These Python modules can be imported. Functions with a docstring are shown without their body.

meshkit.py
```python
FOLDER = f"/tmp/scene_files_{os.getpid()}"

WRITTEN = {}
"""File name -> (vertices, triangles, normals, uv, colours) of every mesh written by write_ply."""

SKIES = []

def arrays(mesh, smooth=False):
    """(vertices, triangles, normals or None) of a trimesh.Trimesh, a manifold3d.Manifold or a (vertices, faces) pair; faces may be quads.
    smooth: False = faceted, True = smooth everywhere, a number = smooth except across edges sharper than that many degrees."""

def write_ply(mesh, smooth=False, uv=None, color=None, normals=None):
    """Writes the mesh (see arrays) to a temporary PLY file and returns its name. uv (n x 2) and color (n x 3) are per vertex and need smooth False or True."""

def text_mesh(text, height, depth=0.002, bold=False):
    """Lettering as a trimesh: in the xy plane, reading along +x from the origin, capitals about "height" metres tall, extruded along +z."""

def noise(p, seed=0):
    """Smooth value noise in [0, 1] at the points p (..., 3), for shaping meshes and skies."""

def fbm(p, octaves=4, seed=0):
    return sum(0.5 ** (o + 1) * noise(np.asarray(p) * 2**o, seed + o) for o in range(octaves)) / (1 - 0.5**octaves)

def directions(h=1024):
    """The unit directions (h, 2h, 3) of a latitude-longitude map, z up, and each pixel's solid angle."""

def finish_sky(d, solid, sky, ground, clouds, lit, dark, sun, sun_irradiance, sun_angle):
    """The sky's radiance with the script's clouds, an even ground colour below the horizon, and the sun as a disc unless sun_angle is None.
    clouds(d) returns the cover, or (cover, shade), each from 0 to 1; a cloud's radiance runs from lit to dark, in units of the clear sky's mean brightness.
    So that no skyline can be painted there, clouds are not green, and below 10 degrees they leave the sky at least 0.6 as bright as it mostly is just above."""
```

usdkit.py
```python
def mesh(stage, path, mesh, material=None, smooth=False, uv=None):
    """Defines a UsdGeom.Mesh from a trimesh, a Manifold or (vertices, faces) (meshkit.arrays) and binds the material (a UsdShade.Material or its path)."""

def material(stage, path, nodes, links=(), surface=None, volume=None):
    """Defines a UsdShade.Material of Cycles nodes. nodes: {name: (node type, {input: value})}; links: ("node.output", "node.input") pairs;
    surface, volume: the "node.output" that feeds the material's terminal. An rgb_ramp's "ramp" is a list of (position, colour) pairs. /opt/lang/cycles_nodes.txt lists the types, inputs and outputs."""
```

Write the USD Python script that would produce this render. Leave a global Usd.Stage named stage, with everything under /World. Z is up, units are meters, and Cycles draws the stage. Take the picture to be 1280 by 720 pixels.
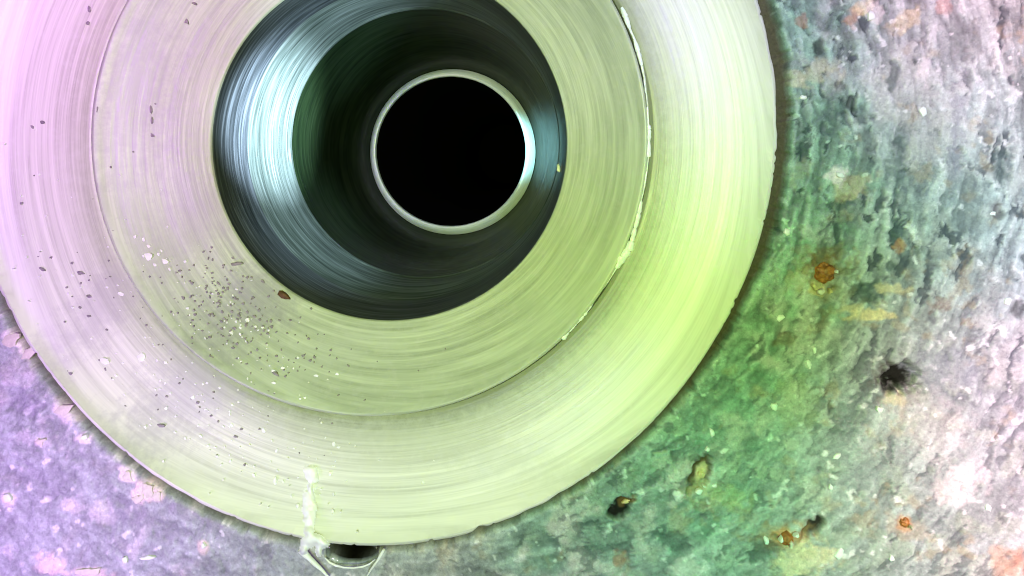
import math, random
import numpy as np, trimesh, usdkit, meshkit
from pxr import Usd, UsdGeom, UsdLux, UsdShade, Sdf, Gf, Vt

random.seed(7)
rng = np.random.default_rng(7)
stage = Usd.Stage.CreateInMemory()
UsdGeom.SetStageUpAxis(stage, UsdGeom.Tokens.z)
UsdGeom.SetStageMetersPerUnit(stage, 1.0)
UsdGeom.Xform.Define(stage, '/World')
UsdGeom.Scope.Define(stage, '/World/Looks')
MM = 0.001

# ---------------------------------------------------------------- camera
# The probe looks along +y, square on to the machined face; its lens is shifted.
F, VX, VY = 700.0, 680.0, 195.0          # focal length and foot of the camera, for a picture 1280 wide
cam = UsdGeom.Camera.Define(stage, '/World/camera')
cam.AddRotateXOp().Set(90.0)
AP = 36.0
cam.CreateHorizontalApertureAttr(AP)
cam.CreateVerticalApertureAttr(AP * 9 / 16)
cam.CreateFocalLengthAttr(AP * F / 1280)
cam.CreateHorizontalApertureOffsetAttr((640 - VX) / 1280 * AP)
cam.CreateVerticalApertureOffsetAttr(-(360 - VY) / 1280 * AP)
cam.CreateClippingRangeAttr(Gf.Vec2f(0.002, 2.0))
cam.CreateExposureAttr(0.0)

def at(px, py, y):
    """The point seen at a pixel of the photograph, y millimetres in front of the lens."""
    return np.array([(px - VX) * y / F, y, -(py - VY) * y / F])

# ---------------------------------------------------------------- lamps: probe lights and added coloured lamps, fitted to the light
def lamp(name, x, y, z, color, power, aim=None, cone=None, radius=1.2, soft=0.6):
    l = UsdLux.SphereLight.Define(stage, '/World/' + name)
    l.CreateRadiusAttr(radius * MM)
    l.CreateNormalizeAttr(True)
    l.CreateIntensityAttr(power)
    l.CreateColorAttr(Gf.Vec3f(*color))
    m = Gf.Matrix4d(1.0)
    if aim is not None:
        d = np.array(aim, float) - (x, y, z)
        d /= np.linalg.norm(d)
        up = np.array([0, 0, 1.0])
        zx = -d
        xx = np.cross(up, zx); xx /= np.linalg.norm(xx)
        yy = np.cross(zx, xx)
        m = Gf.Matrix4d(*xx, 0, *yy, 0, *zx, 0, 0, 0, 0, 1)
        s = UsdLux.ShapingAPI.Apply(l.GetPrim())
        s.CreateShapingConeAngleAttr(cone)
        s.CreateShapingConeSoftnessAttr(soft)
    m.SetTranslateOnly(Gf.Vec3d(x * MM, y * MM, z * MM))
    l.AddTransformOp().Set(m)

# LAMPS-BEGIN
P = 0.02
def tinted_lamp(x, y, z, aim, cone, rgb, radius=2.0):
    k = max(rgb)
    lamp(numbered_lamp(), x, y, z, tuple(c / k for c in rgb), k * P, aim, cone, radius, 1.0)
lamp_count = [0]
def numbered_lamp():
    lamp_count[0] += 1
    return 'fitted_lamp' if lamp_count[0] == 1 else f'fitted_lamp_{lamp_count[0] - 1:03d}'
tinted_lamp(-20, -8, 2, (-58, 41, 6), 46, (0.72, 0.0, 1.52))
tinted_lamp(-4, -8, -20, (-10, 41, -32), 36, (0.44, 0.46, 0.84))
tinted_lamp(16, -8, 16, (14, 41, 16), 30, (0.68, 0.46, 1.40))
tinted_lamp(36, 2, 0, (48, 41, -2), 42, (0.50, 0.82, 1.16))
tinted_lamp(34, 2, -16, (46, 41, -30), 44, (2.45, 1.40, 1.98))
tinted_lamp(0, -8, 0, (-10, 41, -6), 36, (0.47, 0.42, 0.02))
tinted_lamp(0, -15, 0, None, None, (1.46, 2.04, 0.74))
tinted_lamp(34, 2, 14, (47, 41, 18), 42, (1.5, 0.60, 0.82))
tinted_lamp(-44, 12, -36, (-37, 41, -27), 38, (0.74, 0.42, 1.08))
tinted_lamp(20, 0, -26, (22, 41, -36), 34, (0.0, 0.54, 0.23))
tinted_lamp(10, -8, -8, (15, 41, -12), 24, (0.0, 0.24, 0.0))
tinted_lamp(-30, -8, 16, (-34, 41, 20), 36, (0.92, 0.38, 0.94))
lamp(numbered_lamp(), 38, 12, 5, (0.62, 0.80, 1.0), 62.0 * P, (-26, 54.6, 3.4), 6.9, 0.8, 1.0)  # added spot, lights the left wall of the bore
lamp(numbered_lamp(), 30, 6, 26, (0.55, 0.80, 1.0), 7.0 * P, (-20.0, 53.5, -5.0), 7.6, 1.2, 1.0)  # added spot, lights the lower left of the bore
lamp(numbered_lamp(), 32, 6, -16, (0.55, 0.78, 1.0), 9.0 * P, (-19, 53.5, 10.5), 8.5, 1.2, 1.0)  # added spot, lights the upper left of the bore
tinted_lamp(-13, -8, 7, (-3.6, 76, 1.0), 3.35, (6.5, 15.0, 15.5), 1.0)  # added narrow spot, brightens the lip
# LAMPS-END

# ---------------------------------------------------------------- helpers
used = {}
def numbered(path):
    n = used.get(path, 0)
    used[path] = n + 1
    return path if n == 0 else f'{path}_{n:03d}'

def data(prim, **kw):
    for k, v in kw.items():
        if v:
            prim.SetCustomDataByKey(k, v)

def obj(name, mesh, mat, parent=None, smooth=True, tint=None, **kw):
    base = parent.GetPath().pathString if parent else '/World'
    m = usdkit.mesh(stage, numbered(f'{base}/{name}'), mesh, mat, smooth=smooth)
    if tint is not None:
        UsdGeom.PrimvarsAPI(m).CreatePrimvar('tint', Sdf.ValueTypeNames.Color3fArray, 'vertex').Set(Vt.Vec3fArray.FromNumpy(np.asarray(tint, np.float32)))
    data(m.GetPrim(), **kw)
    return m.GetPrim()

def thing(name, loc, **kw):
    x = UsdGeom.Xform.Define(stage, numbered('/World/' + name))
    x.AddTranslateOp().Set(Gf.Vec3d(*map(float, loc)))
    data(x.GetPrim(), **kw)
    return x.GetPrim()

def sm(a, b, x):
    t = np.clip((x - a) / (b - a), 0, 1)
    return t * t * (3 - 2 * t)

# ---------------------------------------------------------------- materials
def turned(name, base, light, dark, rough=(0.32, 0.5), metallic=0.0, K=6500.0, bump=0.5, spec=0.5, mottle=0.0, mottle_color=(0.2, 0.2, 0.2), painted_shade=(), stains=()):
    """Turned metal: fine marks that follow the lathe's turning, their colour and relief."""
    n = {
        'co': ('texture_coordinate', {}),
        'sp': ('separate_xyz', {}),
        'fl': ('combine_xyz', {'y': 0.0}),
        'ln': ('vector_math', {'math_type': 'length'}),
        'nr': ('vector_math', {'math_type': 'normalize'}),
        'ns': ('separate_xyz', {}),
        'rk': ('math', {'math_type': 'multiply', 'value2': K}),
        'ax': ('math', {'math_type': 'multiply', 'value2': 1.7}),
        'az': ('math', {'math_type': 'multiply', 'value2': 1.7}),
        'yk': ('math', {'math_type': 'multiply_add', 'value2': K}),
        'cv': ('combine_xyz', {}),
        'no': ('noise_texture', {'scale': 1.0, 'detail': 4.0, 'roughness': 0.65}),
        'cv2': ('vector_math', {'math_type': 'multiply', 'vector2': (0.30, 1.0, 1.0)}),
        'nb': ('noise_texture', {'scale': 1.0, 'detail': 3.0, 'roughness': 0.6}),
        'mx': ('math', {'math_type': 'multiply_add', 'value2': 0.66}),
        'mx2': ('math', {'math_type': 'multiply', 'value2': 0.34}),
        'rp': ('rgb_ramp', {'ramp': [(0.0, dark), (0.36, dark), (0.5, base), (0.64, light), (1.0, light)]}),
        'mo': ('noise_texture', {'scale': 1500.0, 'detail': 5.0, 'roughness': 0.7}),
        'mm': ('map_range', {'from_min': 0.50, 'from_max': 0.66, 'to_min': 0.0, 'to_max': mottle, 'clamp': True}),
        'mc': ('mix', {'color2': mottle_color}),
        'rr': ('map_range', {'from_min': 0.3, 'from_max': 0.7, 'to_min': rough[0], 'to_max': rough[1], 'clamp': True}),
        'bu': ('bump', {'strength': bump, 'distance': 0.00006}),
        'p': ('principled_bsdf', {'metallic': metallic, 'specular_ior_level': spec}),
    }
    L = [('co.object', 'sp.vector'), ('sp.x', 'fl.x'), ('sp.z', 'fl.z'), ('fl.vector', 'ln.vector1'), ('fl.vector', 'nr.vector1'),
         ('nr.vector', 'ns.vector'), ('ln.value', 'rk.value1'), ('sp.y', 'yk.value1'), ('rk.value', 'yk.value3'), ('ns.x', 'ax.value1'), ('ns.z', 'az.value1'),
         ('yk.value', 'cv.x'), ('ax.value', 'cv.y'), ('az.value', 'cv.z'), ('cv.vector', 'no.vector'), ('cv.vector', 'cv2.vector1'), ('cv2.vector', 'nb.vector'),
         ('no.fac', 'mx.value1'), ('nb.fac', 'mx2.value1'), ('mx2.value', 'mx.value3'), ('mx.value', 'rp.fac'),
         ('co.object', 'mo.vector'), ('mo.fac', 'mm.value'), ('mm.result', 'mc.fac'), ('rp.color', 'mc.color1'),
         ('mc.color', 'p.base_color'), ('nb.fac', 'rr.value'), ('rr.result', 'p.roughness'), ('mx.value', 'bu.height'), ('bu.normal', 'p.normal')]
    for i, (r0, r1, col) in enumerate(painted_shade):   # shade beside the step, put into the colour, darker inwards: (radius from, radius to, colour)
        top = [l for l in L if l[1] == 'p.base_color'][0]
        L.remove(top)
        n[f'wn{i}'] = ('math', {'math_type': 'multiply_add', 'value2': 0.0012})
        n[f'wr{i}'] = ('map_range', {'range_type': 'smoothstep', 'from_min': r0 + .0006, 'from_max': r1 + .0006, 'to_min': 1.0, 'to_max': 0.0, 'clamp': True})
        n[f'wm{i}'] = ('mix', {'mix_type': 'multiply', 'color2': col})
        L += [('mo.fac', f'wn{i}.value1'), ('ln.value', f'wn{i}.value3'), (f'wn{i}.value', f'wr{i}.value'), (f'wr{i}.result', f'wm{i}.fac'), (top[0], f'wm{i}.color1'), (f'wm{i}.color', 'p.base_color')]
    for i, (sx, sz, rx, rz, tilt, col, k) in enumerate(stains):   # smudges: centre and half sizes in metres
        top = [l for l in L if l[1] == 'p.base_color'][0]
        L.remove(top)
        n.update({f'sa{i}': ('mapping', {'mapping_type': 'texture', 'location': (sx, 0, sz), 'rotation': (0, tilt, 0), 'scale': (rx, 0.05, rz)}),
                  f'sl{i}': ('vector_math', {'math_type': 'length'}), f'sn{i}': ('noise_texture', {'scale': 1100.0, 'detail': 6.0, 'roughness': 0.75}),
                  f'ss{i}': ('math', {'math_type': 'multiply_add', 'value2': 3.2}), f'sm{i}': ('map_range', {'from_min': 1.9, 'from_max': 2.75, 'to_min': k, 'to_max': 0.0, 'clamp': True}),
                  f'sx{i}': ('mix', {'color2': col})})
        L += [('co.object', f'sa{i}.vector'), (f'sa{i}.vector', f'sl{i}.vector1'), ('co.object', f'sn{i}.vector'), (f'sn{i}.fac', f'ss{i}.value1'), (f'sl{i}.value', f'ss{i}.value3'),
              (f'ss{i}.value', f'sm{i}.value'), (f'sm{i}.result', f'sx{i}.fac'), (top[0], f'sx{i}.color1'), (f'sx{i}.color', 'p.base_color')]
    # (vector_math and separate_xyz nodes name their single vector input differently)
    return usdkit.material(stage, '/World/Looks/' + name, n, L, surface='p.BSDF')

def plain(name, color, rough=0.6, metallic=0.0, vary=0.35, scale=2500.0, bump=0.3, spec=0.5, dist=0.00008):
    c = np.array(color)
    n = {'co': ('texture_coordinate', {}), 'no': ('noise_texture', {'scale': scale, 'detail': 4.0, 'roughness': 0.65}),
         'rp': ('rgb_ramp', {'ramp': [(0.25, tuple(c * (1 - vary))), (0.5, tuple(c)), (0.75, tuple(np.clip(c * (1 + vary), 0, 0.95)))]}),
         'bu': ('bump', {'strength': bump, 'distance': dist}),
         'p': ('principled_bsdf', {'roughness': rough, 'metallic': metallic, 'specular_ior_level': spec})}
    return usdkit.material(stage, '/World/Looks/' + name, n, [('co.object', 'no.vector'), ('no.fac', 'rp.fac'), ('rp.color', 'p.base_color'), ('no.fac', 'bu.height'), ('bu.normal', 'p.normal')], surface='p.BSDF')

M = {}
M['rim'] = turned('rim_metal', (0.66, 0.66, 0.60), (0.77, 0.765, 0.70), (0.53, 0.53, 0.475), rough=(0.34, 0.5), K=7600, bump=0.45, mottle=0.25, mottle_color=(0.70, 0.70, 0.68), painted_shade=[(0.0202, 0.0248, (0.54, 0.59, 0.48)), (0.0207, 0.0220, (0.66, 0.66, 0.64))],
    stains=[(-0.0135, -0.0180, 0.0100, 0.0035, -0.75, (0.40, 0.385, 0.42), 0.5), (-0.0205, -0.0120, 0.0060, 0.0022, -1.0, (0.42, 0.38, 0.44), 0.4), (0.004, -0.0225, 0.012, 0.0016, 0.15, (0.50, 0.52, 0.44), 0.35)])
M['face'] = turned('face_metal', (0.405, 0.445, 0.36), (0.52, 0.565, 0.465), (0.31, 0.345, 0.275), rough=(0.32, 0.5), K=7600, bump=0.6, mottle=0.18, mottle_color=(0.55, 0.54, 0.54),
    stains=[(-0.0107, -0.0128, 0.0055, 0.0032, -0.75, (0.23, 0.23, 0.25), 0.5), (-0.0150, -0.0060, 0.0060, 0.0025, -1.1, (0.34, 0.32, 0.345), 0.45), (-0.0190, 0.0040, 0.0030, 0.0080, 0.1, (0.30, 0.28, 0.32), 0.5), (-0.0060, -0.0170, 0.0080, 0.0020, -0.3, (0.47, 0.49, 0.47), 0.35)])
M['honed'] = turned('honed_steel', (0.072, 0.080, 0.085), (0.20, 0.215, 0.23), (0.025, 0.030, 0.032), rough=(0.3, 0.45), metallic=0.25, K=5200, bump=0.6)
M['polished'] = turned('polished_steel', (0.11, 0.135, 0.115), (0.26, 0.29, 0.27), (0.035, 0.045, 0.038), rough=(0.25, 0.4), metallic=0.25, K=5200, bump=0.5)
M['dark'] = turned('dark_throat_metal', (0.007, 0.0145, 0.005), (0.014, 0.025, 0.010), (0.003, 0.006, 0.003), rough=(0.24, 0.36), K=4000, bump=0.4, spec=0.25)  # near black green base, darker than the bands above it
M['lip'] = turned('bright_lip_metal', (0.62, 0.74, 0.78), (0.72, 0.82, 0.85), (0.48, 0.60, 0.66), rough=(0.2, 0.3), K=3000, bump=0.1)
M['hole_shade'] = plain('hole_shade_black', (0.002, 0.002, 0.002), rough=0.9, vary=0.2, spec=0.05)  # darkness of the deep hole painted black, so its walls catch no light
M['rust'] = plain('rust', (0.34, 0.12, 0.025), rough=0.5, vary=0.7, scale=2600, bump=0.7, dist=0.0002)
M['dark_rust'] = plain('dark_rust', (0.10, 0.045, 0.015), rough=0.7, vary=0.6, scale=3000, bump=0.7)
M['grit'] = plain('dark_grit', (0.24, 0.215, 0.235), rough=0.7)
M['grit_blue'] = plain('blue_grit', (0.30, 0.32, 0.38), rough=0.55)
M['white'] = plain('white_flake', (0.80, 0.80, 0.82), rough=0.4, vary=0.12)
M['pale'] = plain('pale_scale', (0.62, 0.56, 0.50), rough=0.6, vary=0.2)
M['tan'] = plain('tan_scale', (0.58, 0.46, 0.24), rough=0.65, vary=0.3)
M['crust'] = plain('white_highlight', (0.80, 0.86, 0.90), rough=0.45, vary=0.12, scale=1800)  # highlights along the step, painted as white beads
M['water'] = usdkit.material(stage, '/World/Looks/water', {'t': ('transparent_bsdf', {'color': (0.96, 0.98, 1.0)}), 'g': ('glossy_bsdf', {'color': (1, 1, 1), 'roughness': 0.02}), 'f': ('fresnel', {'IOR': 1.18}), 'm': ('mix_closure', {})},
    [('t.BSDF', 'm.closure1'), ('g.BSDF', 'm.closure2'), ('f.fac', 'm.fac')], surface='m.closure')
M['wet_highlight'] = usdkit.material(stage, '/World/Looks/wet_highlight', {'p': ('principled_bsdf', {'base_color': (0.90, 0.90, 0.92), 'roughness': 0.15, 'ior': 1.33})}, surface='p.BSDF')  # white stands for the highlights on the water
# the casting: colours of scale, rust, dirt and painted shade come with the mesh, fine grain on top
M['cast'] = usdkit.material(stage, '/World/Looks/rough_casting', {
    'co': ('texture_coordinate', {}), 'at': ('attribute', {'attribute': 'tint'}),
    'no': ('noise_texture', {'scale': 3600.0, 'detail': 6.0, 'roughness': 0.75}),
    'vo': ('noise_texture', {'scale': 900.0, 'detail': 3.0, 'roughness': 0.6, 'distortion': 0.6}),
    'rp': ('rgb_ramp', {'ramp': [(0.28, (0.40, 0.40, 0.42)), (0.42, (0.85, 0.85, 0.86)), (0.55, (1.04, 1.04, 1.04)), (0.72, (1.55, 1.55, 1.52))]}),
    'mu': ('mix', {'mix_type': 'multiply', 'fac': 0.85}),
    'rr': ('map_range', {'from_min': 0.35, 'from_max': 0.65, 'to_min': 0.34, 'to_max': 0.62, 'clamp': True}),
    'bu': ('bump', {'strength': 0.4, 'distance': 0.00012}),
    'bw': ('rgb_to_bw', {}), 'sp': ('map_range', {'from_min': 0.01, 'from_max': 0.16, 'to_min': 0.0, 'to_max': 0.5, 'clamp': True}),
    'p': ('principled_bsdf', {})},
    [('at.color', 'bw.color'), ('bw.val', 'sp.value'), ('sp.result', 'p.specular_ior_level'), ('co.object', 'no.vector'), ('co.object', 'vo.vector'), ('no.fac', 'rp.fac'), ('at.color', 'mu.color1'), ('rp.color', 'mu.color2'), ('mu.color', 'p.base_color'),
     ('vo.fac', 'rr.value'), ('rr.result', 'p.roughness'), ('no.fac', 'bu.height'), ('bu.normal', 'p.normal')], surface='p.BSDF')

# ---------------------------------------------------------------- the large structure
# circles of the bore: centre and radius in the photograph, and depth in millimetres
def ring(px, py, rp, y):
    c = at(px, py, y)
    return np.array([c[0], c[2], rp * y / F, y])
RA = ring(466, 175, 502, 40.0)            # outer rim
RB = ring(462, 172, 349, 41.6)            # step
RC = ring(486.3, 178.8, 222.3, 44.6)      # mouth of the bore
RM = ring(506.0, 178.8, 197.0, 50.0)      # end of the dark honed band
RD = ring(531.0, 178.6, 167.5, 58.0)      # edge of the dark throat
RE = ring(566.3, 189.8, 103.0, 76.0)        # seat
RF = ring(563.2, 189.2, 93.6, 75.2)
AX, AZ = RA[0], RA[1]
ORIGIN = np.array([AX, 40.0, AZ])

def loft(rings, n=900, wob=None):
    """Surface through rings (cx, cz, r, y) in millimetres; returned about the bore's origin, in metres."""
    th = np.linspace(0, 2 * np.pi, n, endpoint=False)
    V = []
    for i, (cx, cz, r, y) in enumerate(rings):
        p = np.stack([cx + r * np.cos(th), np.full(n, y), cz + r * np.sin(th)], 1)
        if wob is not None:
            p += wob(i, th, (cx, cz, r, y))
        V.append(p)
    V = (np.concatenate(V) - ORIGIN) * MM
    m = len(rings)
    k = np.arange(n); k2 = (k + 1) % n
    Fc = []
    for i in range(m - 1):
        a, b = i * n, (i + 1) * n
        Fc.append(np.stack([a + k, a + k2, b + k2], 1)); Fc.append(np.stack([a + k, b + k2, b + k], 1))
    return V, np.concatenate(Fc)

def between(r0, r1, ts, dy=None, dr=None):
    out = []
    for t in ts:
        q = r0 * (1 - t) + r1 * t
        if dy is not None: q[3] += dy(t)
        if dr is not None: q[2] += dr(t)
        out.append(q)
    return out

bush = thing('bushing', ORIGIN * MM, label='turned pale metal bushing with stepped round bore set in the rough casting', category='bushing')

def rim_out(deg):
    """How far (in pixels of the photograph) the hand-dressed outer edge runs outside a true circle."""
    at_, out = [20, 60, 90, 150, 180, 203, 214, 238, 259, 271.5, 285, 293, 305, 319, 330, 350, 360], [11, 6, 5, 4, 4, 3, -3, -1, 6, 8, 5, 0, -2, -6, -6, 0, 4]
    d = np.asarray(deg, float)[..., None] + np.linspace(-9, 9, 13)
    return np.interp(d % 360, at_, out, period=360).mean(-1)

def rim_wobble(i, th, R):
    """The outer edge is chipped and a little ragged."""
    e = np.stack([np.cos(th) * 14, np.sin(th) * 14, np.zeros_like(th)], 1)
    chip = (meshkit.fbm(e + 5, 4, 3) - 0.5) * 0.22 * (0.5 + sm(0.45, 0.7, meshkit.noise(e * 0.2, 5)))
    chip -= sm(0.78, 0.97, meshkit.noise(e * 6, 4)) * 0.12
    chip -= np.exp(-((np.degrees(th) - (360 - 74.6)) / 0.8) ** 2) * 0.25
    w = chip * {0: 1.0, 1: 1.0, 2: 1.0, 3: 1.0, 4: 0.7, 5: 0.3}.get(i, 0)
    w += rim_out(np.degrees(th)) * 40.0 / F * (1 if i < 6 else max(0.0, 1 - (i - 6) / 22))
    return np.stack([np.cos(th) * w, np.zeros_like(th), np.sin(th) * w], 1)

# outer ring: side wall, rounded arris, then a shallow dish down to the step
A0 = RA.copy()
prof = []
for dr, y in ((0.02, 47.0), (0.02, 41.2), (0.02, 40.28), (-0.04, 40.10), (-0.14, 40.02), (-0.30, 40.0)):
    q = A0.copy(); q[2] += dr; q[3] = y; prof.append(q)
s0 = A0.copy(); s0[2] -= 0.30
s1 = RB.copy(); s1[2] += 0.50; s1[3] = 42.0
prof += between(s0, s1, np.linspace(0.04, 1, 30), dy=lambda t: 0.85 * math.sin(math.pi * t ** 0.8) * (1.0 - 0.5 * t))
for dr, y in ((0.42, 42.04), (0.32, 42.10), (0.20, 42.18), (0.17, 42.40)):
    q = RB.copy(); q[2] += dr; q[3] = y; prof.append(q)
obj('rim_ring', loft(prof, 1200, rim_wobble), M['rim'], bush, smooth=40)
# inner face: a proud rounded edge at the step, then the cone to the bore's mouth
prof = []
for dr, y in ((0.0, 42.40), (0.0, 41.76), (-0.06, 41.60), (-0.18, 41.52), (-0.34, 41.53)):
    q = RB.copy(); q[2] += dr; q[3] = y; prof.append(q)
s0 = RB.copy(); s0[2] -= 0.32
s1 = RC.copy(); s1[2] += 0.22; s1[3] -= 0.06
prof += between(s0, s1, np.linspace(0.04, 1, 26), dy=lambda t: 0.30 * math.sin(math.pi * t))
for dr, y in ((0.10, 44.56), (0.03, 44.62), (0.0, 44.75)):
    q = RC.copy(); q[2] += dr; q[3] = y; prof.append(q)
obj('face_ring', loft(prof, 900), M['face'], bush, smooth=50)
obj('bore_wall', loft(between(np.array([*RC[:3], 44.75]), RM, np.linspace(0, 1, 10)), 900), M['honed'], bush, label='blue grey honed band at the mouth of the bore')
d1 = RD.copy(); d1[2] += 0.12; d1[3] -= 0.25
prof = between(RM, d1, np.linspace(0, 1, 12), dr=lambda t: -0.1 * math.sin(math.pi * t))
for dr, y in ((0.03, 57.85), (0.0, 57.95), (0.0, 58.15), (0.06, 58.4)):
    q = RD.copy(); q[2] += dr; q[3] = y; prof.append(q)
obj('polished_band', loft(prof, 900), M['polished'], bush, label='bright polished band inside the bore')
t0 = RD.copy(); t0[2] += 0.06; t0[3] = 58.4
e0 = RE.copy(); e0[2] += 0.0; e0[3] = 76.0
obj('throat', loft(between(t0, e0, np.linspace(0, 1, 24), dr=lambda t: 0.9 * math.sin(math.pi * t)), 900), M['dark'], bush, label='dark tapered throat')
# bright lip round the deepest hole: a rolled ridge
prof = []
for t in np.linspace(0, 1, 12):
    q = RE * (1 - t) + RF * t
    q[3] = 76.0 - 0.9 * math.sin(math.pi * (0.12 + 0.88 * t) * 0.62)
    prof.append(q)
q = prof[-1].copy(); q[3] += 0.5; prof.append(q)
lipend = q
obj('seat_lip', loft(prof, 600), M['lip'], bush, label='thin bright ring round the deepest hole')
deep = between(lipend, np.array([lipend[0], lipend[1], lipend[2] + 0.3, 200.0]), np.linspace(0, 1, 12)) + [np.array([lipend[0], lipend[1], 0.01, 200.5])]
obj('deep_hole', loft(deep, 300), M['hole_shade'], bush, label='black depth of the bore')

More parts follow.
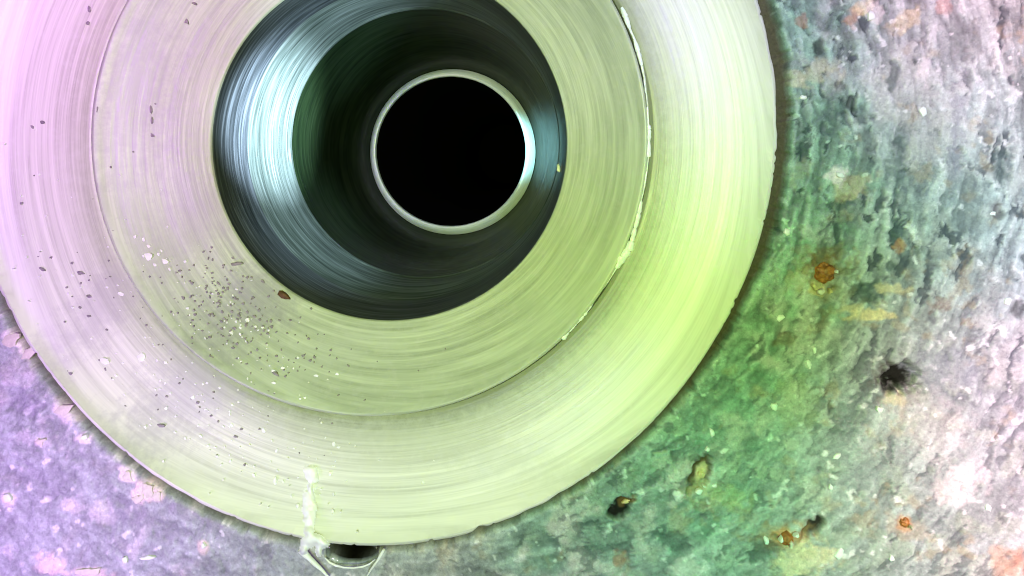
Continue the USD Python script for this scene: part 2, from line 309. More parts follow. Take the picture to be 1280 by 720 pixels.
# ---------------------------------------------------------------- the casting round the bushing
CY = 41.3
def cast_fields(x, z):
    """Height towards the viewer (mm) and colour of the casting's surface at x, z (mm)."""
    px, py = VX + x * F / CY, VY - z * F / CY
    X, Z = px - 466, 175 - py                                  # turning marks run round the bore
    r = np.hypot(X, Z) * CY / F; th = np.arctan2(Z, X)
    q = lambda a, b, s: np.stack([a, b, np.full_like(a, s)], -1)
    turn = lambda a, b, k: (a * math.cos(k) - b * math.sin(k), a * math.sin(k) + b * math.cos(k))
    left = sm(640, 330, px)                                    # lower left: flaky, without turning marks
    low = sm(330, 560, py) * (1 - left)                        # lower right: calmer, larger patches
    f = lambda sc, k, seed, o=4: meshkit.fbm(q(*turn(x * sc, z * sc, k), seed * 1.37), o, seed)
    w1, w2 = (f(.45, .6, 11, 3) - .5) * 3.0, (f(1.3, 1.1, 12, 3) - .5) * 1.1
    rw, tw = r + w1 * .35 + w2 * .35, th * 34 + w1 + w2
    streak = meshkit.fbm(q(rw * 1.15, tw * .34, 0.5), 5, 21)
    fine = meshkit.fbm(q(rw * 3.0, tw * .8, 2.5), 4, 31)
    iso, iso2, big = f(.8, .4, 41, 5), f(2.1, 1.9, 51, 4), f(.16, .9, 61, 3)
    flk = meshkit.fbm(q(rw * 1.7 + w2, tw * .75, 7.7), 4, 71)
    flk2 = meshkit.fbm(q(*turn(x * 2.0 + w2, z * 1.5, .8), 3.3), 4, 73)
    ter = f(.62, 2.2, 91, 4) * 7 + w2 * .5                     # plates of scale, one above the other
    tf = ter - np.floor(ter)
    plate = np.floor(ter) + sm(.78, 1.0, tf)
    h = (streak - .5) * 2.0 * (1 - .85 * left) * (1 - .45 * low) + (fine - .5) * .8 * (1 - .7 * left) + (iso - .5) * 1.3 + (iso2 - .5) * (.45 + .3 * left) + (big - .5) * 1.2
    h += (plate - 3.5) * (.08 + .16 * left)
    c = np.array([0.235, 0.265, 0.262])[None] * np.ones((len(x), 1))
    def lay(c, k, col):
        k = np.clip(k, 0, 1)[:, None]
        return c * (1 - k) + np.array(col)[None] * k
    c = c * (0.66 + 0.78 * sm(.36, .64, streak) * (1 - .55 * left) * (1 - .4 * low) + .28 * np.maximum(left, low * .6))[:, None]
    c = c * (0.86 + 0.28 * sm(.3, .7, iso2))[:, None]
    c = lay(c, .30 * sm(.5, .62, iso) * low, (0.30, 0.36, 0.25))
    c = lay(c, .55 * sm(.52, .66, big * .5 + iso * .5), (0.44, 0.43, 0.42))
    up = (1 - left) * (1 - .55 * low)
    c = lay(c, .75 * sm(.54, .68, fine * .6 + streak * .4) * up, (0.52, 0.52, 0.53))
    dk = sm(.54, .62, flk) * sm(.36, .56, iso * .5 + f(.3, .2, 95, 3) * .5) * (1 - .8 * left) * (1 - .35 * low)
    c = lay(c, .92 * dk, (0.05, 0.062, 0.07)); h -= .5 * dk
    dk2 = sm(.63, .74, flk2) * (1 - .5 * left)
    c = lay(c, .6 * dk2, (0.10, 0.11, 0.12)); h -= .25 * dk2
    c = lay(c, .30 * sm(.0, .25, tf) * sm(.5, .25, tf) * left, (0.17, 0.16, 0.19))
    c = lay(c, .45 * sm(.57, .68, iso2 * .5 + iso * .5) * left, (0.48, 0.45, 0.47))
    br = sm(.60, .70, f(.45, 1.3, 81, 4)) * sm(.45, .6, f(1.6, .3, 82, 3))
    c = lay(c, .32 * br * (1 - .8 * left), (0.36, 0.27, 0.15))
    gl = sm(.72, .80, f(1.5, 2.7, 84, 3))
    c = lay(c, .75 * gl, (0.62, 0.62, 0.63)); h += .12 * gl
    ring_ = np.hypot(X, Z)                                     # green light and shade hugging the bushing, put into the colour
    green_shade = sm(150, 30, ring_ - 502 + (iso - .5) * 190 + (big - .5) * 160) * sm(560, 680, px)
    c = c * (1 - green_shade[:, None] * (1 - np.array([0.60, 0.86, 0.70])[None]))
    # marks of their own: (px, py, half width, half height, tilt, colour, strength, height)
    wob = (iso2 - .5) * 2.4 + (iso - .5) * 1.4
    for (mx, my, sx, sy, tilt, col, k, dh) in MARKS:
        dx, dy = px - mx, py - my
        ca, sa = math.cos(tilt), math.sin(tilt)
        d = np.hypot((dx * ca + dy * sa) / sx, (-dx * sa + dy * ca) / sy)
        near = d < 3
        if not near.any(): continue
        g = np.zeros_like(d); g[near] = sm(1.35, 0.65, d[near] + wob[near] * .7)
        c = lay(c, k * g, col); h += 1.35 * dh * g
    edge = sm(502, 540, np.hypot(X, Z))
    h = h * (0.30 + 0.70 * edge)
    return h, np.clip(c * np.array([1.30, 1.22, 1.30]), 0.004, 0.85)

BK, BR, OR, TN, PL, SL = (0.008, 0.007, 0.006), (0.10, 0.06, 0.02), (0.46, 0.20, 0.07), (0.58, 0.48, 0.28), (0.62, 0.57, 0.57), (0.05, 0.075, 0.07)
MARKS = [
    (1030, 341, 21, 23, 0, BR, .9, -.35), (1020, 362, 18, 8, .2, TN, .8, .1), (1046, 295, 4, 22, -.1, SL, .9, -.2), (1028, 312, 5, 14, .2, SL, .8, -.2), (1058, 340, 12, 4, -.2, SL, .7, -.1),
    (1085, 362, 24, 12, .1, SL, .85, -.2), (1095, 392, 30, 7, 0, TN, .9, .1), (1112, 360, 18, 7, 0, TN, .6, .1), (1062, 385, 12, 6, 0, TN, .5, 0),
    (776, 637, 18, 9, -.7, BK, .98, -2.0), (786, 628, 11, 5, -.4, BR, .9, -.1), (872, 594, 11, 20, .5, (.06, .04, .015), .95, -1.6), (877, 592, 5, 9, .5, TN, .8, .0),
    (1122, 476, 30, 28, 0, (.10, .08, .06), .5, -.2), (1124, 470, 17, 17, .3, BK, .98, -2.0), (1114, 482, 10, 9, 0, BK, .95, -1.2), (1118, 498, 10, 8, 0, TN, .5, 0), (985, 672, 24, 12, -.2, OR, .7, .1), (1016, 660, 16, 7, -.8, BK, .95, -1.4), (1030, 345, 40, 34, .3, (.22, .17, .07), .35, 0), (985, 676, 44, 22, .2, (.36, .22, .09), .4, 0), (1130, 655, 22, 14, .4, (.44, .32, .22), .3, 0), (1005, 700, 40, 20, -.2, (0.58, 0.52, 0.36), .75, .25),
    (1130, 652, 9, 9, 0, OR, .5, -.1), (1252, 702, 26, 24, 0, (0.46, 0.29, 0.20), .55, .3), (1272, 690, 14, 12, 0, (0.42, 0.20, 0.14), .4, 0), (1240, 266, 9, 9, 0, BK, .7, -.4), (1264, 382, 8, 12, 0, BK, .7, -.4),
    (1055, 255, 20, 7, -.3, SL, .8, -.25), (1062, 232, 22, 16, 0, TN, .35, .1), (1046, 218, 14, 10, 0, PL, .8, .15), (1022, 88, 20, 12, -.7, (.46, .44, .30), .5, .1), (994, 98, 12, 8, .3, (.46, .44, .30), .45, .1),
    (1004, 28, 7, 8, 0, (0.22, .12, .07), .7, -.1), (1067, 22, 10, 14, .4, (0.38, .21, .13), .6, 0), (1078, 12, 16, 10, -.6, TN, .5, .1), (1128, 28, 24, 10, -.6, TN, .45, .1), (1175, 8, 8, 12, .2, (0.42, .24, .2), .5, 0), (1092, 15, 10, 12, 0, PL, .6, .2),
    (1064, 130, 6, 10, .2, BK, .7, -.3), (1024, 60, 8, 9, 0, BK, .7, -.3), (1050, 106, 6, 8, 0, BK, .6, -.3), (1115, 95, 7, 20, .15, SL, .7, -.3), (1120, 200, 12, 30, .1, SL, .6, -.3), (1078, 145, 14, 12, 0, SL, .5, -.2), (1040, 150, 20, 14, 0, SL, .45, -.2),
    (1118, 290, 8, 18, .1, SL, .75, -.3), (1122, 308, 7, 8, 0, OR, .5, 0), (1110, 330, 8, 10, 0, SL, .7, -.2), (1170, 380, 18, 8, -.3, (0.2, .15, .12), .7, -.2), (1180, 462, 40, 30, .4, (0.20, 0.22, 0.25), .6, -.1), (1150, 90, 8, 18, 0, PL, .5, .1),
    (1190, 170, 9, 70, .05, (.2, .2, .24), .5, -.15), (1245, 205, 12, 26, .1, SL, .5, -.2), (1235, 260, 10, 14, 0, (.2, .18, .18), .5, -.1), (1200, 600, 30, 20, -.6, PL, .5, .1), (1070, 575, 30, 26, .4, (.22, .25, .26), .5, -.1), (1160, 530, 50, 34, .7, PL, .25, .15),
    (1000, 352, 22, 14, 0, (0.32, .34, .2), .4, 0), (900, 620, 34, 14, .2, (.38, .4, .22), .45, 0), (1000, 500, 30, 30, 0, (.3, .33, .2), .4, 0), (980, 425, 12, 10, 0, BR, .5, -.1), (1025, 410, 14, 6, -.6, BR, .45, -.1), (868, 572, 7, 5, 0, SL, .6, -.2),
    (775, 700, 8, 10, 0, (.26, .14, .08), .7, -.1), (845, 675, 16, 12, .3, SL, .7, -.3), (825, 560, 12, 6, .3, SL, .6, -.3), (955, 690, 20, 14, -.4, SL, .75, -.4), (860, 715, 18, 14, -.2, PL, .5, .1), (1010, 455, 5, 5, 0, PL, .7, .1),
    (1036, 508, 5, 10, .1, BK, .6, -.3), (1060, 520, 26, 18, -.6, (.13, .16, .16), .6, -.2),
    (15, 422, 14, 10, .3, PL, .8, .3), (38, 440, 14, 9, .5, PL, .85, .35), (18, 405, 8, 8, 0, PL, .7, .3), (82, 515, 18, 12, .4, PL, .7, .35), (102, 548, 9, 7, 0, PL, .7, .3), (50, 552, 9, 6, .3, PL, .6, .2),
    (160, 596, 9, 11, -.6, PL, .85, .35), (186, 614, 15, 14, .2, (.64, .52, .5), .85, .4), (172, 622, 12, 8, .6, (.62, .52, .5), .8, .3), (10, 624, 10, 9, 0, PL, .7, .3), (88, 632, 12, 10, .2, PL, .45, .2), (65, 706, 22, 12, .2, (.62, .5, .48), .7, .3),
    (110, 716, 26, 8, 0, (.62, .5, .48), .6, .3), (255, 684, 8, 9, .2, (.62, .5, .46), .7, .25), (125, 640, 16, 10, .3, PL, .4, .2), (30, 500, 26, 14, .5, (.16, .15, .2), .5, -.2), (60, 600, 34, 16, .3, (.17, .17, .2), .45, -.25), (160, 640, 22, 18, .9, (.17, .17, .2), .45, -.2), (215, 665, 20, 12, .2, (.17, .18, .2), .4, -.2), (330, 690, 9, 8, .2, (.14, .15, .16), .6, -.2),
]

block = thing('casting', ORIGIN * MM, label='rough pitted grey casting with rust stains and scale round the bushing', category='casting')
th_dense = np.radians(np.concatenate([np.linspace(-172, 38, 1900, endpoint=False), np.linspace(38, 188, 160, endpoint=False)]))
deg = np.degrees(th_dense)
e3 = np.stack([np.cos(th_dense) * 16, np.sin(th_dense) * 16, np.zeros_like(th_dense)], 1)
gap = np.interp(deg, [-172, -150, -120, -95, -75, -55, -35, -15, 5, 40, 100, 188], [7, 8, 7, 5, 4, 5, 8, 14, 18, 14, 10, 7])  # gap added, as wide as the shadow band round the rim
gap = gap * (0.75 + 0.5 * meshkit.fbm(e3, 4, 17)) + np.maximum(0, meshkit.fbm(e3 * 3, 3, 18) - .55) * 12
xg = 466 + 502 * np.cos(th_dense)
notch = np.where(deg < 0, np.sqrt(np.clip(1 - ((xg - 440) / 32) ** 2, 0, 1)), 0)
gap += 15 * notch      # a notch added in the edge to give the dark under the drop of water
rad = np.concatenate([np.linspace(0, 545, 300), np.linspace(552, 1080, 40)])
TH, RR = np.meshgrid(th_dense, rad)
out0 = rim_out(deg)[None]
PX, PY = 466 + (502 + out0 + gap[None] + RR) * np.cos(TH), 175 - (502 + out0 + gap[None] + RR) * np.sin(TH)
x, z = ((PX - VX) * CY / F).ravel(), (-(PY - VY) * CY / F).ravel()
h, col = cast_fields(x, z)
# the far right of the casting curves up towards the probe
rise = np.clip((x - 14) / 30, 0, 3) ** 2 * 1.5
# hole edge: rounded lip that drops into the gap
e = np.clip(RR.ravel() / 9.0, 0, 1)
drop = (1 - np.sqrt(1 - (1 - e) ** 2)) * 0.5
ywall = CY - h * 0.155 - rise + drop
Vg = np.stack([x, ywall, z], 1)
n, m = len(th_dense), len(rad)
cosd, sind = np.cos(th_dense), np.sin(th_dense)
foot = np.stack([RA[0] + (RA[2] - 0.3) * cosd, np.full(n, 43.4), RA[1] + (RA[2] - 0.3) * sind], 1)
floor = Vg[:n] * 0.45 + foot * 0.55; floor[:, 1] = 43.2 - 0.25 * meshkit.fbm(e3 * 2, 3, 19) + 3.5 * notch; foot[:, 1] += 4.0 * notch
wall2 = Vg[:n].copy(); wall2[:, 1] += 0.3; wall2 = wall2 * 0.93 + foot * 0.07
Vall = (np.concatenate([foot, floor, wall2, Vg]) - ORIGIN) * MM
gap_shade = np.array([[0.075, 0.065, 0.045]]) * (1 - .95 * notch[:, None])  # shade in the gap put into the colour, near black in the notch
tint = np.concatenate([gap_shade * .6, gap_shade, gap_shade * 1.3, col])
k0 = (0.55 + .45 * notch)[:, None]
tint[3 * n:4 * n] = tint[3 * n:4 * n] * (1 - k0) + gap_shade * 1.6 * k0       # shade on the lip of the gap, put into the colour
k = np.arange(n); k2 = (k + 1) % n
Fc = []
for i in range(m + 2):
    a, b = i * n, (i + 1) * n
    Fc += [np.stack([a + k, b + k2, a + k2], 1), np.stack([a + k, b + k, b + k2], 1)]
obj('cast_surface', (Vall, np.concatenate(Fc)), M['cast'], block, tint=tint)

def cast_y(px, py):
    p = at(px, py, CY)
    hh, _ = cast_fields(np.array([p[0]]), np.array([p[2]]))
    return CY - float(hh[0]) * 0.155 - max(0, (p[0] - 14) / 30) ** 2 * 1.5

# ---------------------------------------------------------------- small things on the bushing and the casting
FACE = []
def remember(rings_):
    for cx, cz, r, y in rings_:
        FACE.append((VX + cx * F / y, VY - cz * F / y, r * F / y, y))
q = RA.copy(); q[2] -= 0.3
remember(between(q, np.array([RB[0], RB[1], RB[2] + 0.5, 42.0]), np.linspace(0, 1, 30), dy=lambda t: 0.85 * math.sin(math.pi * t ** 0.8) * (1.0 - 0.5 * t)))
q = RB.copy(); q[2] -= 0.32
remember(between(q, np.array([RC[0], RC[1], RC[2] + 0.22, 44.54]), np.linspace(0, 1, 26), dy=lambda t: 0.30 * math.sin(math.pi * t)))
remember(between(RC, RM, np.linspace(0.1, 1, 8)))

def bush_y(px, py):
    last = None
    for cx, cy, r, y in FACE:
        d = math.hypot(px - cx, py - cy) - r
        if d >= 0:
            if last is None: return y
            t = last[0] / (last[0] - d) if last[0] != d else 0
            return last[1] + (y - last[1]) * t
        last = (d, y)
    return FACE[-1][3]

def flake(w, h, t, tilt=0.0, n=9, rough=0.3, rnd=None):
    """An irregular chip w by h millimetres and t thick, lying in the xz plane and facing -y, turned by tilt."""
    rnd = rnd or random
    a = np.linspace(0, 2 * np.pi, n, endpoint=False) + np.array([rnd.uniform(-.25, .25) for _ in range(n)])
    rr = np.array([1 + rnd.uniform(-rough, rough) for _ in range(n)])
    X, Z = np.cos(a) * rr * w / 2, np.sin(a) * rr * h / 2
    ca, sa = math.cos(tilt), math.sin(tilt)
    def rot(X, Z): return X * ca - Z * sa, X * sa + Z * ca
    x0, z0 = rot(X, Z); x1, z1 = rot(X * .82, Z * .82); x2, z2 = rot(X * .4, Z * .4)
    hgt = np.array([rnd.uniform(.75, 1.15) for _ in range(n)])
    V = [np.stack([x0, np.full(n, .12), z0], 1), np.stack([x0, -t * .45 * hgt, z0], 1), np.stack([x1, -t * hgt, z1], 1), np.stack([x2, -t * hgt[::-1] * 1.1, z2], 1), [[0, -t * 1.1, 0]]]
    V = np.concatenate(V) * MM
    k = np.arange(n); k2 = (k + 1) % n
    Fc = []
    for i in range(3):
        Fc += [np.stack([i * n + k, i * n + k2, (i + 1) * n + k2], 1), np.stack([i * n + k, (i + 1) * n + k2, (i + 1) * n + k], 1)]
    Fc.append(np.stack([3 * n + k, 3 * n + k2, np.full(n, 4 * n)], 1))
    return V, np.concatenate(Fc)

def put(name, px, py, w, h, mat, label, category, group=None, tilt=0.0, t=0.12, on='cast', smooth=50, n=9, rough=0.3):
    """A chip seen at a pixel, w by h pixels of the photograph."""
    y = cast_y(px, py) if on == 'cast' else bush_y(px, py)
    o = thing(name, at(px, py, y) * MM, label=label, category=category, group=group)
    obj('body', flake(w * y / F, h * y / F, t, tilt, n, rough), mat, o, smooth=smooth)
    return o

def single(name, px, py, w, h, mat, label, category, group=None, tilt=0.0, t=0.12, on='cast', smooth=50, n=9, rough=0.3):
    y = cast_y(px, py) if on == 'cast' else bush_y(px, py)
    V, Fc = flake(w * y / F, h * y / F, t, tilt, n, rough)
    m = usdkit.mesh(stage, numbered('/World/' + name), (V, Fc), mat, smooth=smooth)
    UsdGeom.Xformable(m).AddTranslateOp().Set(Gf.Vec3d(*map(float, at(px, py, y) * MM)))
    data(m.GetPrim(), label=label, category=category, group=group)
    return m

def lump(r, seed, squash=0.6, rough=0.35, sub=3, freq=2.2):
    s = trimesh.creation.icosphere(sub, 1.0)
    v = np.array(s.vertices)
    k = 1 + rough * (meshkit.fbm(v * freq + seed, 3, seed) - .5) * 2
    v = v * k[:, None] * np.array(r if np.ndim(r) else (r, r * squash, r))
    return trimesh.Trimesh(v * MM, s.faces, process=False)

# rust nodules, each with crumbs of yellow scale round its foot
def nodule(px, py, r, label, crumbs, seed, mat='rust'):
    y = cast_y(px, py) + 0.05
    o = thing('rust_nodule', at(px, py, y) * MM, label=label, category='rust nodule')
    rm = r * y / F
    obj('crust', lump((rm, rm * .75, rm * 1.05), seed, rough=0.28, sub=4), M[mat], o)
    rnd = random.Random(seed)
    for cx, cy, w, mat in crumbs:
        m = flake(w * y / F, w * .7 * y / F, .18, rnd.uniform(0, 3), 8, .35, rnd)
        d = (at(px + cx, py + cy, y) - at(px, py, y)) * MM
        obj('crumb', (m[0] + d + [0, -0.0003, 0], m[1]), M[mat], o, smooth=50)
nodule(1030, 341, 12, 'round orange rust nodule in a dark pit on the casting', [(-14, 17, 10, 'tan'), (-6, 22, 9, 'pale'), (5, 21, 7, 'tan'), (13, -3, 5, 'white')], 5)
nodule(983, 672, 8, 'small brown rust nodule beside white chips at the bottom right', [(-9, -2, 8, 'white'), (4, 5, 9, 'pale'), (10, -7, 7, 'white')], 9)
nodule(1130, 652, 6, 'small orange rust nodule on pale scale at the lower right', [(6, 4, 5, 'pale')], 12)
nodule(876, 592, 5, 'small tan nodule inside a brown ring pit below the bushing', [(3, 12, 5, 'white')], 15, 'tan')
single('scale_chip', 783, 626, 12, 6, M['tan'], 'yellowish scale chip on the rim of a black slanting pit', 'scale chip', tilt=.5)
single('rust_flake', 355, 369, 18, 8, M['dark_rust'], 'dark red brown flake at the lower left lip of the bore', 'rust flake', tilt=-.6, on='bush', t=.2)
single('rust_flake', 295, 330, 17, 5, M['grit'], 'dark sliver lying on the bushing left of the red brown flake', 'rust flake', tilt=.15, on='bush', t=.1)

for px, py, w, h, t, label in [
        (983, 290, 8, 8, 0, 'white chip between the bushing and the orange rust nodule, above it'), (975, 398, 11, 8, .3, 'white chip on the casting left of and below the orange rust nodule'),
        (1018, 437, 5, 11, .2, 'upper of two slim white chips below the orange rust nodule'), (1011, 456, 6, 12, .3, 'lower of two slim white chips below the orange rust nodule'),
        (968, 508, 8, 10, .5, 'lone white chip halfway between the rust nodule and the brown ring pit'), (890, 540, 6, 11, .1, 'upright white chip above the brown ring pit'),
        (884, 561, 6, 7, 0, 'little white chip right above the brown ring pit'), (874, 614, 9, 7, .2, 'white chip touching the lower end of the brown ring pit'), (893, 607, 6, 5, 0, 'tiny white chip at the lower right of the brown ring pit'),
        (1235, 634, 6, 10, 0, 'upright white chip on pale scale near the lower right corner'), (1038, 609, 7, 10, .1, 'upright white chip between the black star pit and the yellow scale'), (1046, 570, 10, 6, .6, 'slanting pale chip below and left of the black star pit'),
        (1049, 693, 10, 14, -.2, 'large white chip at the right end of the yellow scale patch'), (1114, 697, 6, 8, 0, 'white chip at the bottom edge right of the yellow scale patch'), (1240, 267, 8, 6, 0, 'white chip in a dark pit near the right border'),
        (1259, 376, 9, 12, .2, 'white chip with a dark hollow on its right by the right border'), (1050, 219, 10, 8, 0, 'bright chip on the pale tan patch right of the bushing'), (1004, 122, 8, 6, 0, 'white chip below the tan patch beside the bushing at the upper right'),
        (1153, 140, 9, 12, .2, 'white chip among grey streaks in the upper right of the casting'), (1100, 512, 8, 9, .3, 'white chip just below and left of the black star pit'), (957, 674, 6, 12, .3, 'slim white chip left of the brown rust nodule at the bottom'),
        (1088, 20, 10, 12, 0, 'white chip between tan patches at the top edge of the casting'), (157, 700, 6, 12, 0, 'upright white chip at the bottom left of the casting'), (186, 697, 20, 6, .1, 'long flat white chip at the bottom left of the casting'),
        (255, 682, 7, 9, .2, 'white chip on grey casting right of the long flat chip'), (105, 546, 9, 8, 0, 'white chip between scale flakes close below the bushing at lower left'), (10, 622, 11, 12, 0, 'white chip at the left border near the bottom')]:
    single('chip_or_glint', px, py, w, h, M['white'], label, 'chip', None, t)
for px, py, w, h, t, label in [
        (14, 424, 22, 16, .3, 'pale flake at the left border just under the bushing rim'), (36, 440, 20, 13, .5, 'pale flake right of the one at the left border'), (80, 512, 26, 14, .5, 'largest pale pink scale flake beside the lower left rim'),
        (50, 552, 14, 8, .3, 'small pale flake below the largest flake at the lower left'), (160, 595, 12, 16, .6, 'slanting pale flake above the pink scale cluster'), (184, 612, 18, 18, .2, 'broad pale flake in the middle of the pink scale cluster'),
        (174, 624, 18, 11, .4, 'flat pale flake at the lower left of the pink scale cluster'), (195, 620, 12, 12, 0, 'small pale flake at the right of the pink scale cluster'), (88, 632, 16, 12, .2, 'pale flake alone in the middle of the purple lit casting'),
        (62, 706, 30, 16, .2, 'wide pale flake at the bottom left corner'), (112, 714, 30, 10, 0, 'long pale flake cut by the bottom edge at the left')]:
    single('scale_flake', px, py, w, h, M['pale'], label, 'scale flake', None, t, t=.06, n=11, rough=.4)

# specks on the lower left of the bushing: the few that stand alone, then those in the dense patches
rs = random.Random(21)
for px, py, w, h, t, label in [
        (233, 27, 9, 10, 0, 'round dark speck near the top edge of the bushing'), (112, 12, 5, 12, .2, 'dark upright sliver at the top left of the bushing'), (110, 29, 6, 7, 0, 'small dark speck just below the upright dark sliver'),
        (242, 4, 8, 4, 0, 'flat dark speck at the very top of the picture above the round one'), (101, 341, 11, 6, -.2, 'dark speck with a crumb beside it on the outer left of the bushing'), (52, 336, 9, 5, -.6, 'slanting dark speck near the left border of the picture'),
        (189, 137, 5, 14, .1, 'thin dark dash on the left face of the bushing'), (190, 150, 4, 12, 0, 'second thin dark dash below the first on the left face of the bushing'), (120, 136, 6, 14, .1, 'dark dash in the step on the left of the bushing'),
        (86, 467, 12, 5, 0, 'long dark speck close above the lower left rim of the bushing'), (200, 532, 14, 7, 0, 'large grey speck near the lower left rim of the bushing'), (345, 468, 12, 6, -.5, 'dark speck in the step below the bore')]:
    single('dark_speck', px, py, w * .8, h * .75, M['grit'], label, 'speck', None, t, t=.05, on='bush', n=8)
for px, py, w, h, label in [(184, 321, 12, 9, 'largest bright flake on the left face of the bushing'), (206, 327, 9, 8, 'bright flake right of the largest one on the left face of the bushing'), (177, 447, 10, 11, 'lone bright speck on the lower left outer ring of the bushing'), (130, 452, 13, 8, 'pale oval speck left of the lone bright one on the outer ring')]:
    single('bright_speck', px, py, w, h, M['white'], label, 'speck', None, 0, t=.06, on='bush', n=9)
DARK = [(295, 372), (302, 380), (288, 388), (278, 392), (298, 400), (308, 392), (284, 402), (270, 380), (262, 372), (256, 360), (272, 355), (286, 350), (304, 360), (318, 372), (292, 412), (306, 408), (276, 412), (262, 396), (248, 384), (240, 400),
         (252, 412), (320, 396), (316, 346), (328, 352), (345, 468), (358, 470), (336, 488), (342, 494), (362, 402), (346, 445), (384, 425), (392, 448), (100, 341), (91, 328), (52, 336), (64, 320), (110, 371), (100, 385), (113, 396), (200, 532), (210, 494), (194, 494), (246, 502), (266, 520), (300, 536), (296, 545), (307, 580), (130, 462), (86, 467), (233, 27), (112, 12), (110, 29), (242, 4), (42, 157), (54, 152), (290, 436), (310, 430), (326, 420), (338, 410), (230, 372), (222, 390), (238, 352), (120, 134), (189, 168), (193, 130)]
BRIGHT = [(178, 320), (186, 324), (196, 318), (204, 314), (206, 326), (192, 332), (212, 336), (180, 300), (170, 296), (184, 308), (295, 404), (302, 410), (310, 402), (288, 416), (318, 410), (300, 418), (340, 464), (352, 462), (344, 478), (205, 452), (178, 447), (130, 452), (145, 470), (132, 358), (151, 367), (206, 480), (258, 480), (240, 495), (328, 536), (290, 532), (316, 596), (345, 600), (416, 554), (425, 558), (206, 510), (270, 560), (345, 565), (250, 545), (180, 535), (186, 530), (420, 468), (395, 470), (236, 384), (374, 448)]
def specks(spots, wr, hr):
    Vs, Fs, k = [], [], 0
    for px, py in spots:
        px, py = px + rs.uniform(-2, 2), py + rs.uniform(-2, 2); y = bush_y(px, py)
        V, Fc = flake(rs.uniform(*wr) * y / F, rs.uniform(*hr) * y / F, .03, rs.uniform(-1.2, .4), 7, .35, rs)
        Vs.append(V + (at(px, py, y) - ORIGIN) * MM); Fs.append(Fc + k); k += len(V)
    return np.concatenate(Vs), np.concatenate(Fs)
# the finest grit, too small and too many to count
def scatter(n, cx, cy, sx, sy, size, seed, angle=0.8):
    rr = random.Random(seed); Vs, Fs, k = [], [], 0
    while n > 0:
        u, v = rr.gauss(0, 1), rr.gauss(0, 1)
        px = cx + u * sx * math.cos(angle) - v * sy * math.sin(angle); py = cy + u * sx * math.sin(angle) + v * sy * math.cos(angle)
        if not 3 < px < 1277: continue
        if math.hypot(px - 486, py - 179) < 228 or math.hypot(px - 466, py - 175) > 492 or abs(math.hypot(px - 462, py - 172) - 349) < 4: continue
        y = bush_y(px, py); w = rr.uniform(*size) * y / F
        V, Fc = flake(w, w * rr.uniform(.5, 1), .04, rr.uniform(-1.5, 1), 6, .35, rr)
        Vs.append(V + (at(px, py, y) - ORIGIN) * MM); Fs.append(Fc + k); k += len(V); n -= 1
    return np.concatenate(Vs), np.concatenate(Fs)
def grit(name, mats, mat, label):
    V = np.concatenate([a[0] for a in mats]); k = np.cumsum([0] + [len(a[0]) for a in mats])
    m = usdkit.mesh(stage, '/World/' + name, (V, np.concatenate([a[1] + k[i] for i, a in enumerate(mats)])), mat, smooth=50)
    UsdGeom.Xformable(m).AddTranslateOp().Set(Gf.Vec3d(*map(float, ORIGIN * MM)))
    data(m.GetPrim(), label=label, category='grit', kind='stuff')
grit('dark_grit', [specks(DARK, (3, 6.5), (2.5, 4.5)), scatter(130, 292, 388, 46, 24, (2.0, 4.5), 1), scatter(70, 200, 410, 110, 55, (1.6, 3.6), 2), scatter(40, 380, 440, 60, 30, (2, 4), 7, .3)], M['grit'], 'fine dark grit scattered over the lower left of the bushing')
grit('pale_grit', [specks(BRIGHT, (3, 6.5), (3, 5.5)), scatter(80, 300, 430, 90, 34, (1.6, 3.6), 3), scatter(90, 190, 440, 130, 70, (1.8, 4.0), 4), scatter(60, 330, 560, 90, 26, (2, 4), 8, .4)], M['white'], 'fine bright grit scattered over the lower left of the bushing')

# white highlights along the step on the right of the bushing, shaped as beads
trail = [(775, 10, 3), (780, 22, 5.5), (785, 36, 3), (791, 50, 2.5), (796, 66, 4.5), (800, 82, 3), (803, 98, 2.2), (805, 116, 2.2), (807, 134, 2.5), (808, 156, 3), (809, 162, 5), (808.5, 176, 3.5), (808, 196, 6), (806, 214, 2.5), (803, 232, 3), (799, 250, 3), (796, 266, 5), (792, 284, 3.5), (788, 300, 4.5), (784, 312, 8), (776, 320, 9), (768, 334, 5), (758, 350, 3), (748, 364, 2.5), (738, 378, 3), (727, 393, 4.5), (719, 402, 3.5), (709, 413, 3), (701, 422, 5.5)]
y = 41.62
o = thing('highlight_trail', at(800, 240, y) * MM, label='thin trail of painted white highlights along the step on the right of the bushing', category='crust')
for i_, ((x0, y0, r0), (x1, y1, r1)) in enumerate(zip(trail[:-1], trail[1:])):
    if i_ in (7, 12, 14, 21): continue
    if max(r0, r1) < 3.2: r0, r1 = r0 * .7, r1 * .7
    pts = []
    steps = 7
    V, Fc = [], []
    for i in range(steps):
        t = i / (steps - 1)
        ang = math.atan2(y1 - y0, x1 - x0)
        r = (r0 * (1 - t) + r1 * t) * 0.72 * (1 + .35 * (rs.random() - .5)) * (1 if 0 < i < steps - 1 else .75)
        qx, qy = x0 + (x1 - x0) * t, y0 + (y1 - y0) * t
        qr = math.hypot(qx - 462, qy - 172); qx, qy = 462 + (qx - 462) * (1 + 2.4 / qr), 172 + (qy - 172) * (1 + 2.4 / qr)
        c = at(qx, qy, y) - at(800, 240, y)
        side = np.array([-math.sin(ang), 0, -math.cos(ang)])
        for a in np.linspace(0, math.pi, 6):
            V.append(c + side * math.cos(a) * r * y / F + np.array([0, 0.08 - math.sin(a) * r * 0.8 * y / F, 0]))
    for i in range(steps - 1):
        for a in range(5):
            p = i * 6 + a
            Fc += [(p, p + 1, p + 7), (p, p + 7, p + 6)]
    obj('bead', (np.array(V) * MM, np.array(Fc)), M['crust'], o)
line = []
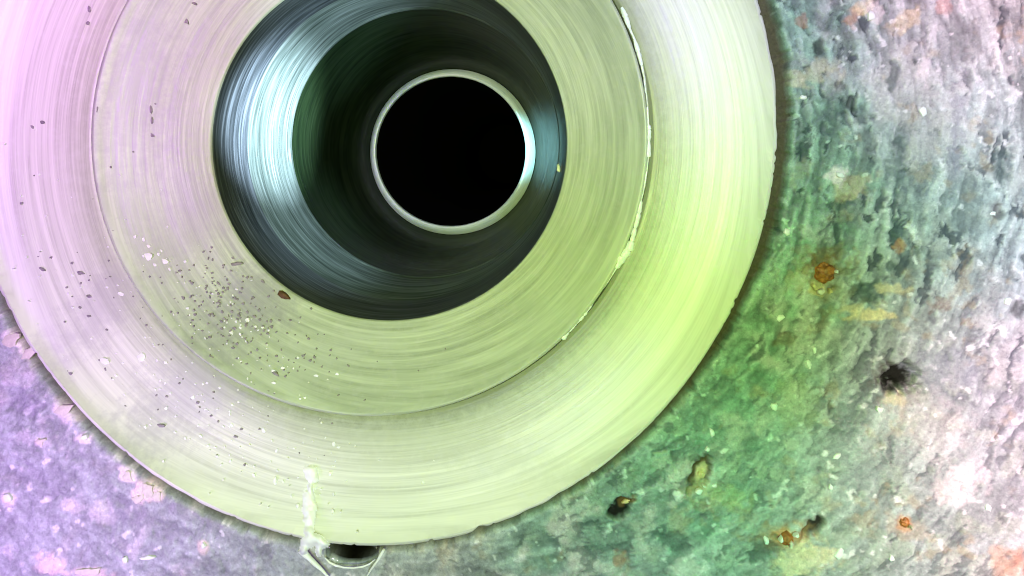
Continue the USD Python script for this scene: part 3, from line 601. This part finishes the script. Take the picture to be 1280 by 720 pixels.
for k_, (a, b, r_) in enumerate(trail):
    qr = math.hypot(a - 462, b - 172)
    line.append((462 + (a - 462) * (1 + 2.6 / qr), 172 + (b - 172) * (1 + 2.6 / qr)))
M['step_glint'] = plain('pale_glint', (0.62, 0.66, 0.62), rough=0.5, vary=0.3, scale=1500)  # carries the highlight on along the step as a pale painted line
def strand(pts, r, mat, name, parent, origin):
    P3 = np.array([at(a, b, c) for a, b, c in pts]); P3 = (P3 - origin)
    V, Fc = [], []
    for i, p in enumerate(P3):
        d = P3[min(i + 1, len(P3) - 1)] - P3[max(i - 1, 0)]; d /= np.linalg.norm(d)
        s1 = np.cross(d, [0, 1, 0]); s1 /= np.linalg.norm(s1); s2 = np.cross(s1, d)
        rr = r[i] * pts[i][2] / F
        for a in np.linspace(0, 2 * np.pi, 10, endpoint=False):
            V.append(p + (s1 * math.cos(a) + s2 * math.sin(a)) * rr)
    n = 10
    for i in range(len(P3) - 1):
        for a in range(n):
            p, q_ = i * n + a, i * n + (a + 1) % n
            Fc += [(p, q_, q_ + n), (p, q_ + n, p + n)]
    obj(name, (np.array(V) * MM, np.array(Fc)), mat, parent)
strand([(a, b, 41.72) for a, b in line], [0.9 + .5 * rs.random() for _ in line], M['step_glint'], 'glint_line', o, at(800, 240, 41.62))
# a glint on the dark wall inside the bore, painted as a white chip
single('chip_or_glint', 698, 211, 5, 11, M['white'], 'painted white glint on the dark right wall inside the bore', 'chip', on='bush')

# water: a trickle down the rim and the drop that hangs under it over the gap
o = thing('water_trickle', at(388, 620, 40.2) * MM, label='trickle of water in painted white highlights running down the bottom of the bushing', category='water')
def film(blobs, x0, x1, y0, y1, step, depth, origin, peak):
    """A film of painted highlight: blobs (px, py, rx, ry) that run together, as a low relief on the surface depth(px, py)."""
    gx, gy = np.arange(x0, x1, step), np.arange(y0, y1, step)
    GX, GY = np.meshgrid(gx, gy)
    nz = meshkit.fbm(np.stack([GX * .16, GY * .16, GX * 0], -1), 3, 5) - .5
    fld = sum(np.exp(-1.2 * (((GX - a) / rx) ** 2 + ((GY - b) / ry) ** 2)) for a, b, rx, ry in blobs) + nz * .35
    hh = np.sqrt(np.clip((fld - .30) / .6, 0, 1.4))
    D = np.array([[depth(a, b) for a in gx] for b in gy])
    Y = D + .05 - hh * peak * (1 + nz * .5)
    V = (np.stack([(GX - VX) * Y / F, Y, -(GY - VY) * Y / F], -1).reshape(-1, 3) - origin) * MM
    n = len(gx); ii, jj = np.nonzero((hh[:-1, :-1] > 0) | (hh[1:, :-1] > 0) | (hh[:-1, 1:] > 0) | (hh[1:, 1:] > 0))
    a = ii * n + jj
    Fc = np.concatenate([np.stack([a, a + n, a + n + 1], 1), np.stack([a, a + n + 1, a + 1], 1)])
    keep, inv = np.unique(Fc, return_inverse=True)
    return V[keep], inv.reshape(Fc.shape)
obj('wet_highlight', film([(388, 588, 9, 7), (391, 598, 8, 6), (386, 622, 8, 9), (387, 636, 9, 9), (387, 650, 7, 8), (388, 610, 3, 5), (386, 664, 6, 6), (394, 674, 10, 6), (404, 680, 7, 5), (385, 678, 9, 7), (379, 688, 5, 5), (399, 689, 3.5, 7)], 360, 420, 570, 708, 1.3, lambda a, b: bush_y(a, min(b, 672)), at(388, 620, 40.2), .30), M['wet_highlight'], o)
for px, py, w, h, sd in [(344, 601, 2, 5, 10), (413, 592, 2.2, 3, 9), (416, 640, 1.6, 3.4, 11), (372, 632, 2, 2.6, 12)]:
    yy = bush_y(px, py)
    m = lump((w * yy / F, .1, h * yy / F), sd, rough=.25, sub=3, freq=1.6)
    m.apply_translation((at(px, py, yy) - at(388, 620, 40.2)) * MM)
    obj('droplet', m, M['wet_highlight'], o)
o = thing('water_drop', at(430, 692, 40.6) * MM, label='clear drop of water hanging under the bottom edge of the bushing', category='water')
yd = 40.55
org = at(430, 692, 40.6)
dm = lump((34 * yd / F, 0.28, 17 * yd / F), 31, rough=.08, sub=4)
dm.apply_translation((at(440, 690, 41.05) - org) * MM)
strand([(406, 697, 41.05), (412, 703, 41.05), (420, 707, 41.05), (430, 709.5, 41.05), (442, 710, 41.05), (453, 708.5, 41.05), (462, 705, 41.05), (469, 699, 41.05)], [.6, 1.1, 1.3, .9, .8, 1.1, 1.0, .6], M['wet_highlight'], 'highlight_edge', o, org)  # highlight on the edge of the drop, shaped as a white strand
obj('droplet', dm, M['water'], o)
strand([(376, 686, yd), (381, 692, yd), (387, 698, yd), (394, 705, yd + .1), (402, 712, yd + .1), (411, 722, yd + .1)], [4.6, 4.0, 3.0, 2.8, 1.8, 1.2], M['wet_highlight'], 'highlight_edge', o, org)
strand([(480, 687, yd), (477, 692, yd), (473, 699, yd), (468, 706, yd), (463, 713, yd + .1), (459, 720, yd + .1)], [1.6, 2.1, 1.7, 1.4, 1.2, .8], M['wet_highlight'], 'highlight_edge', o, org)
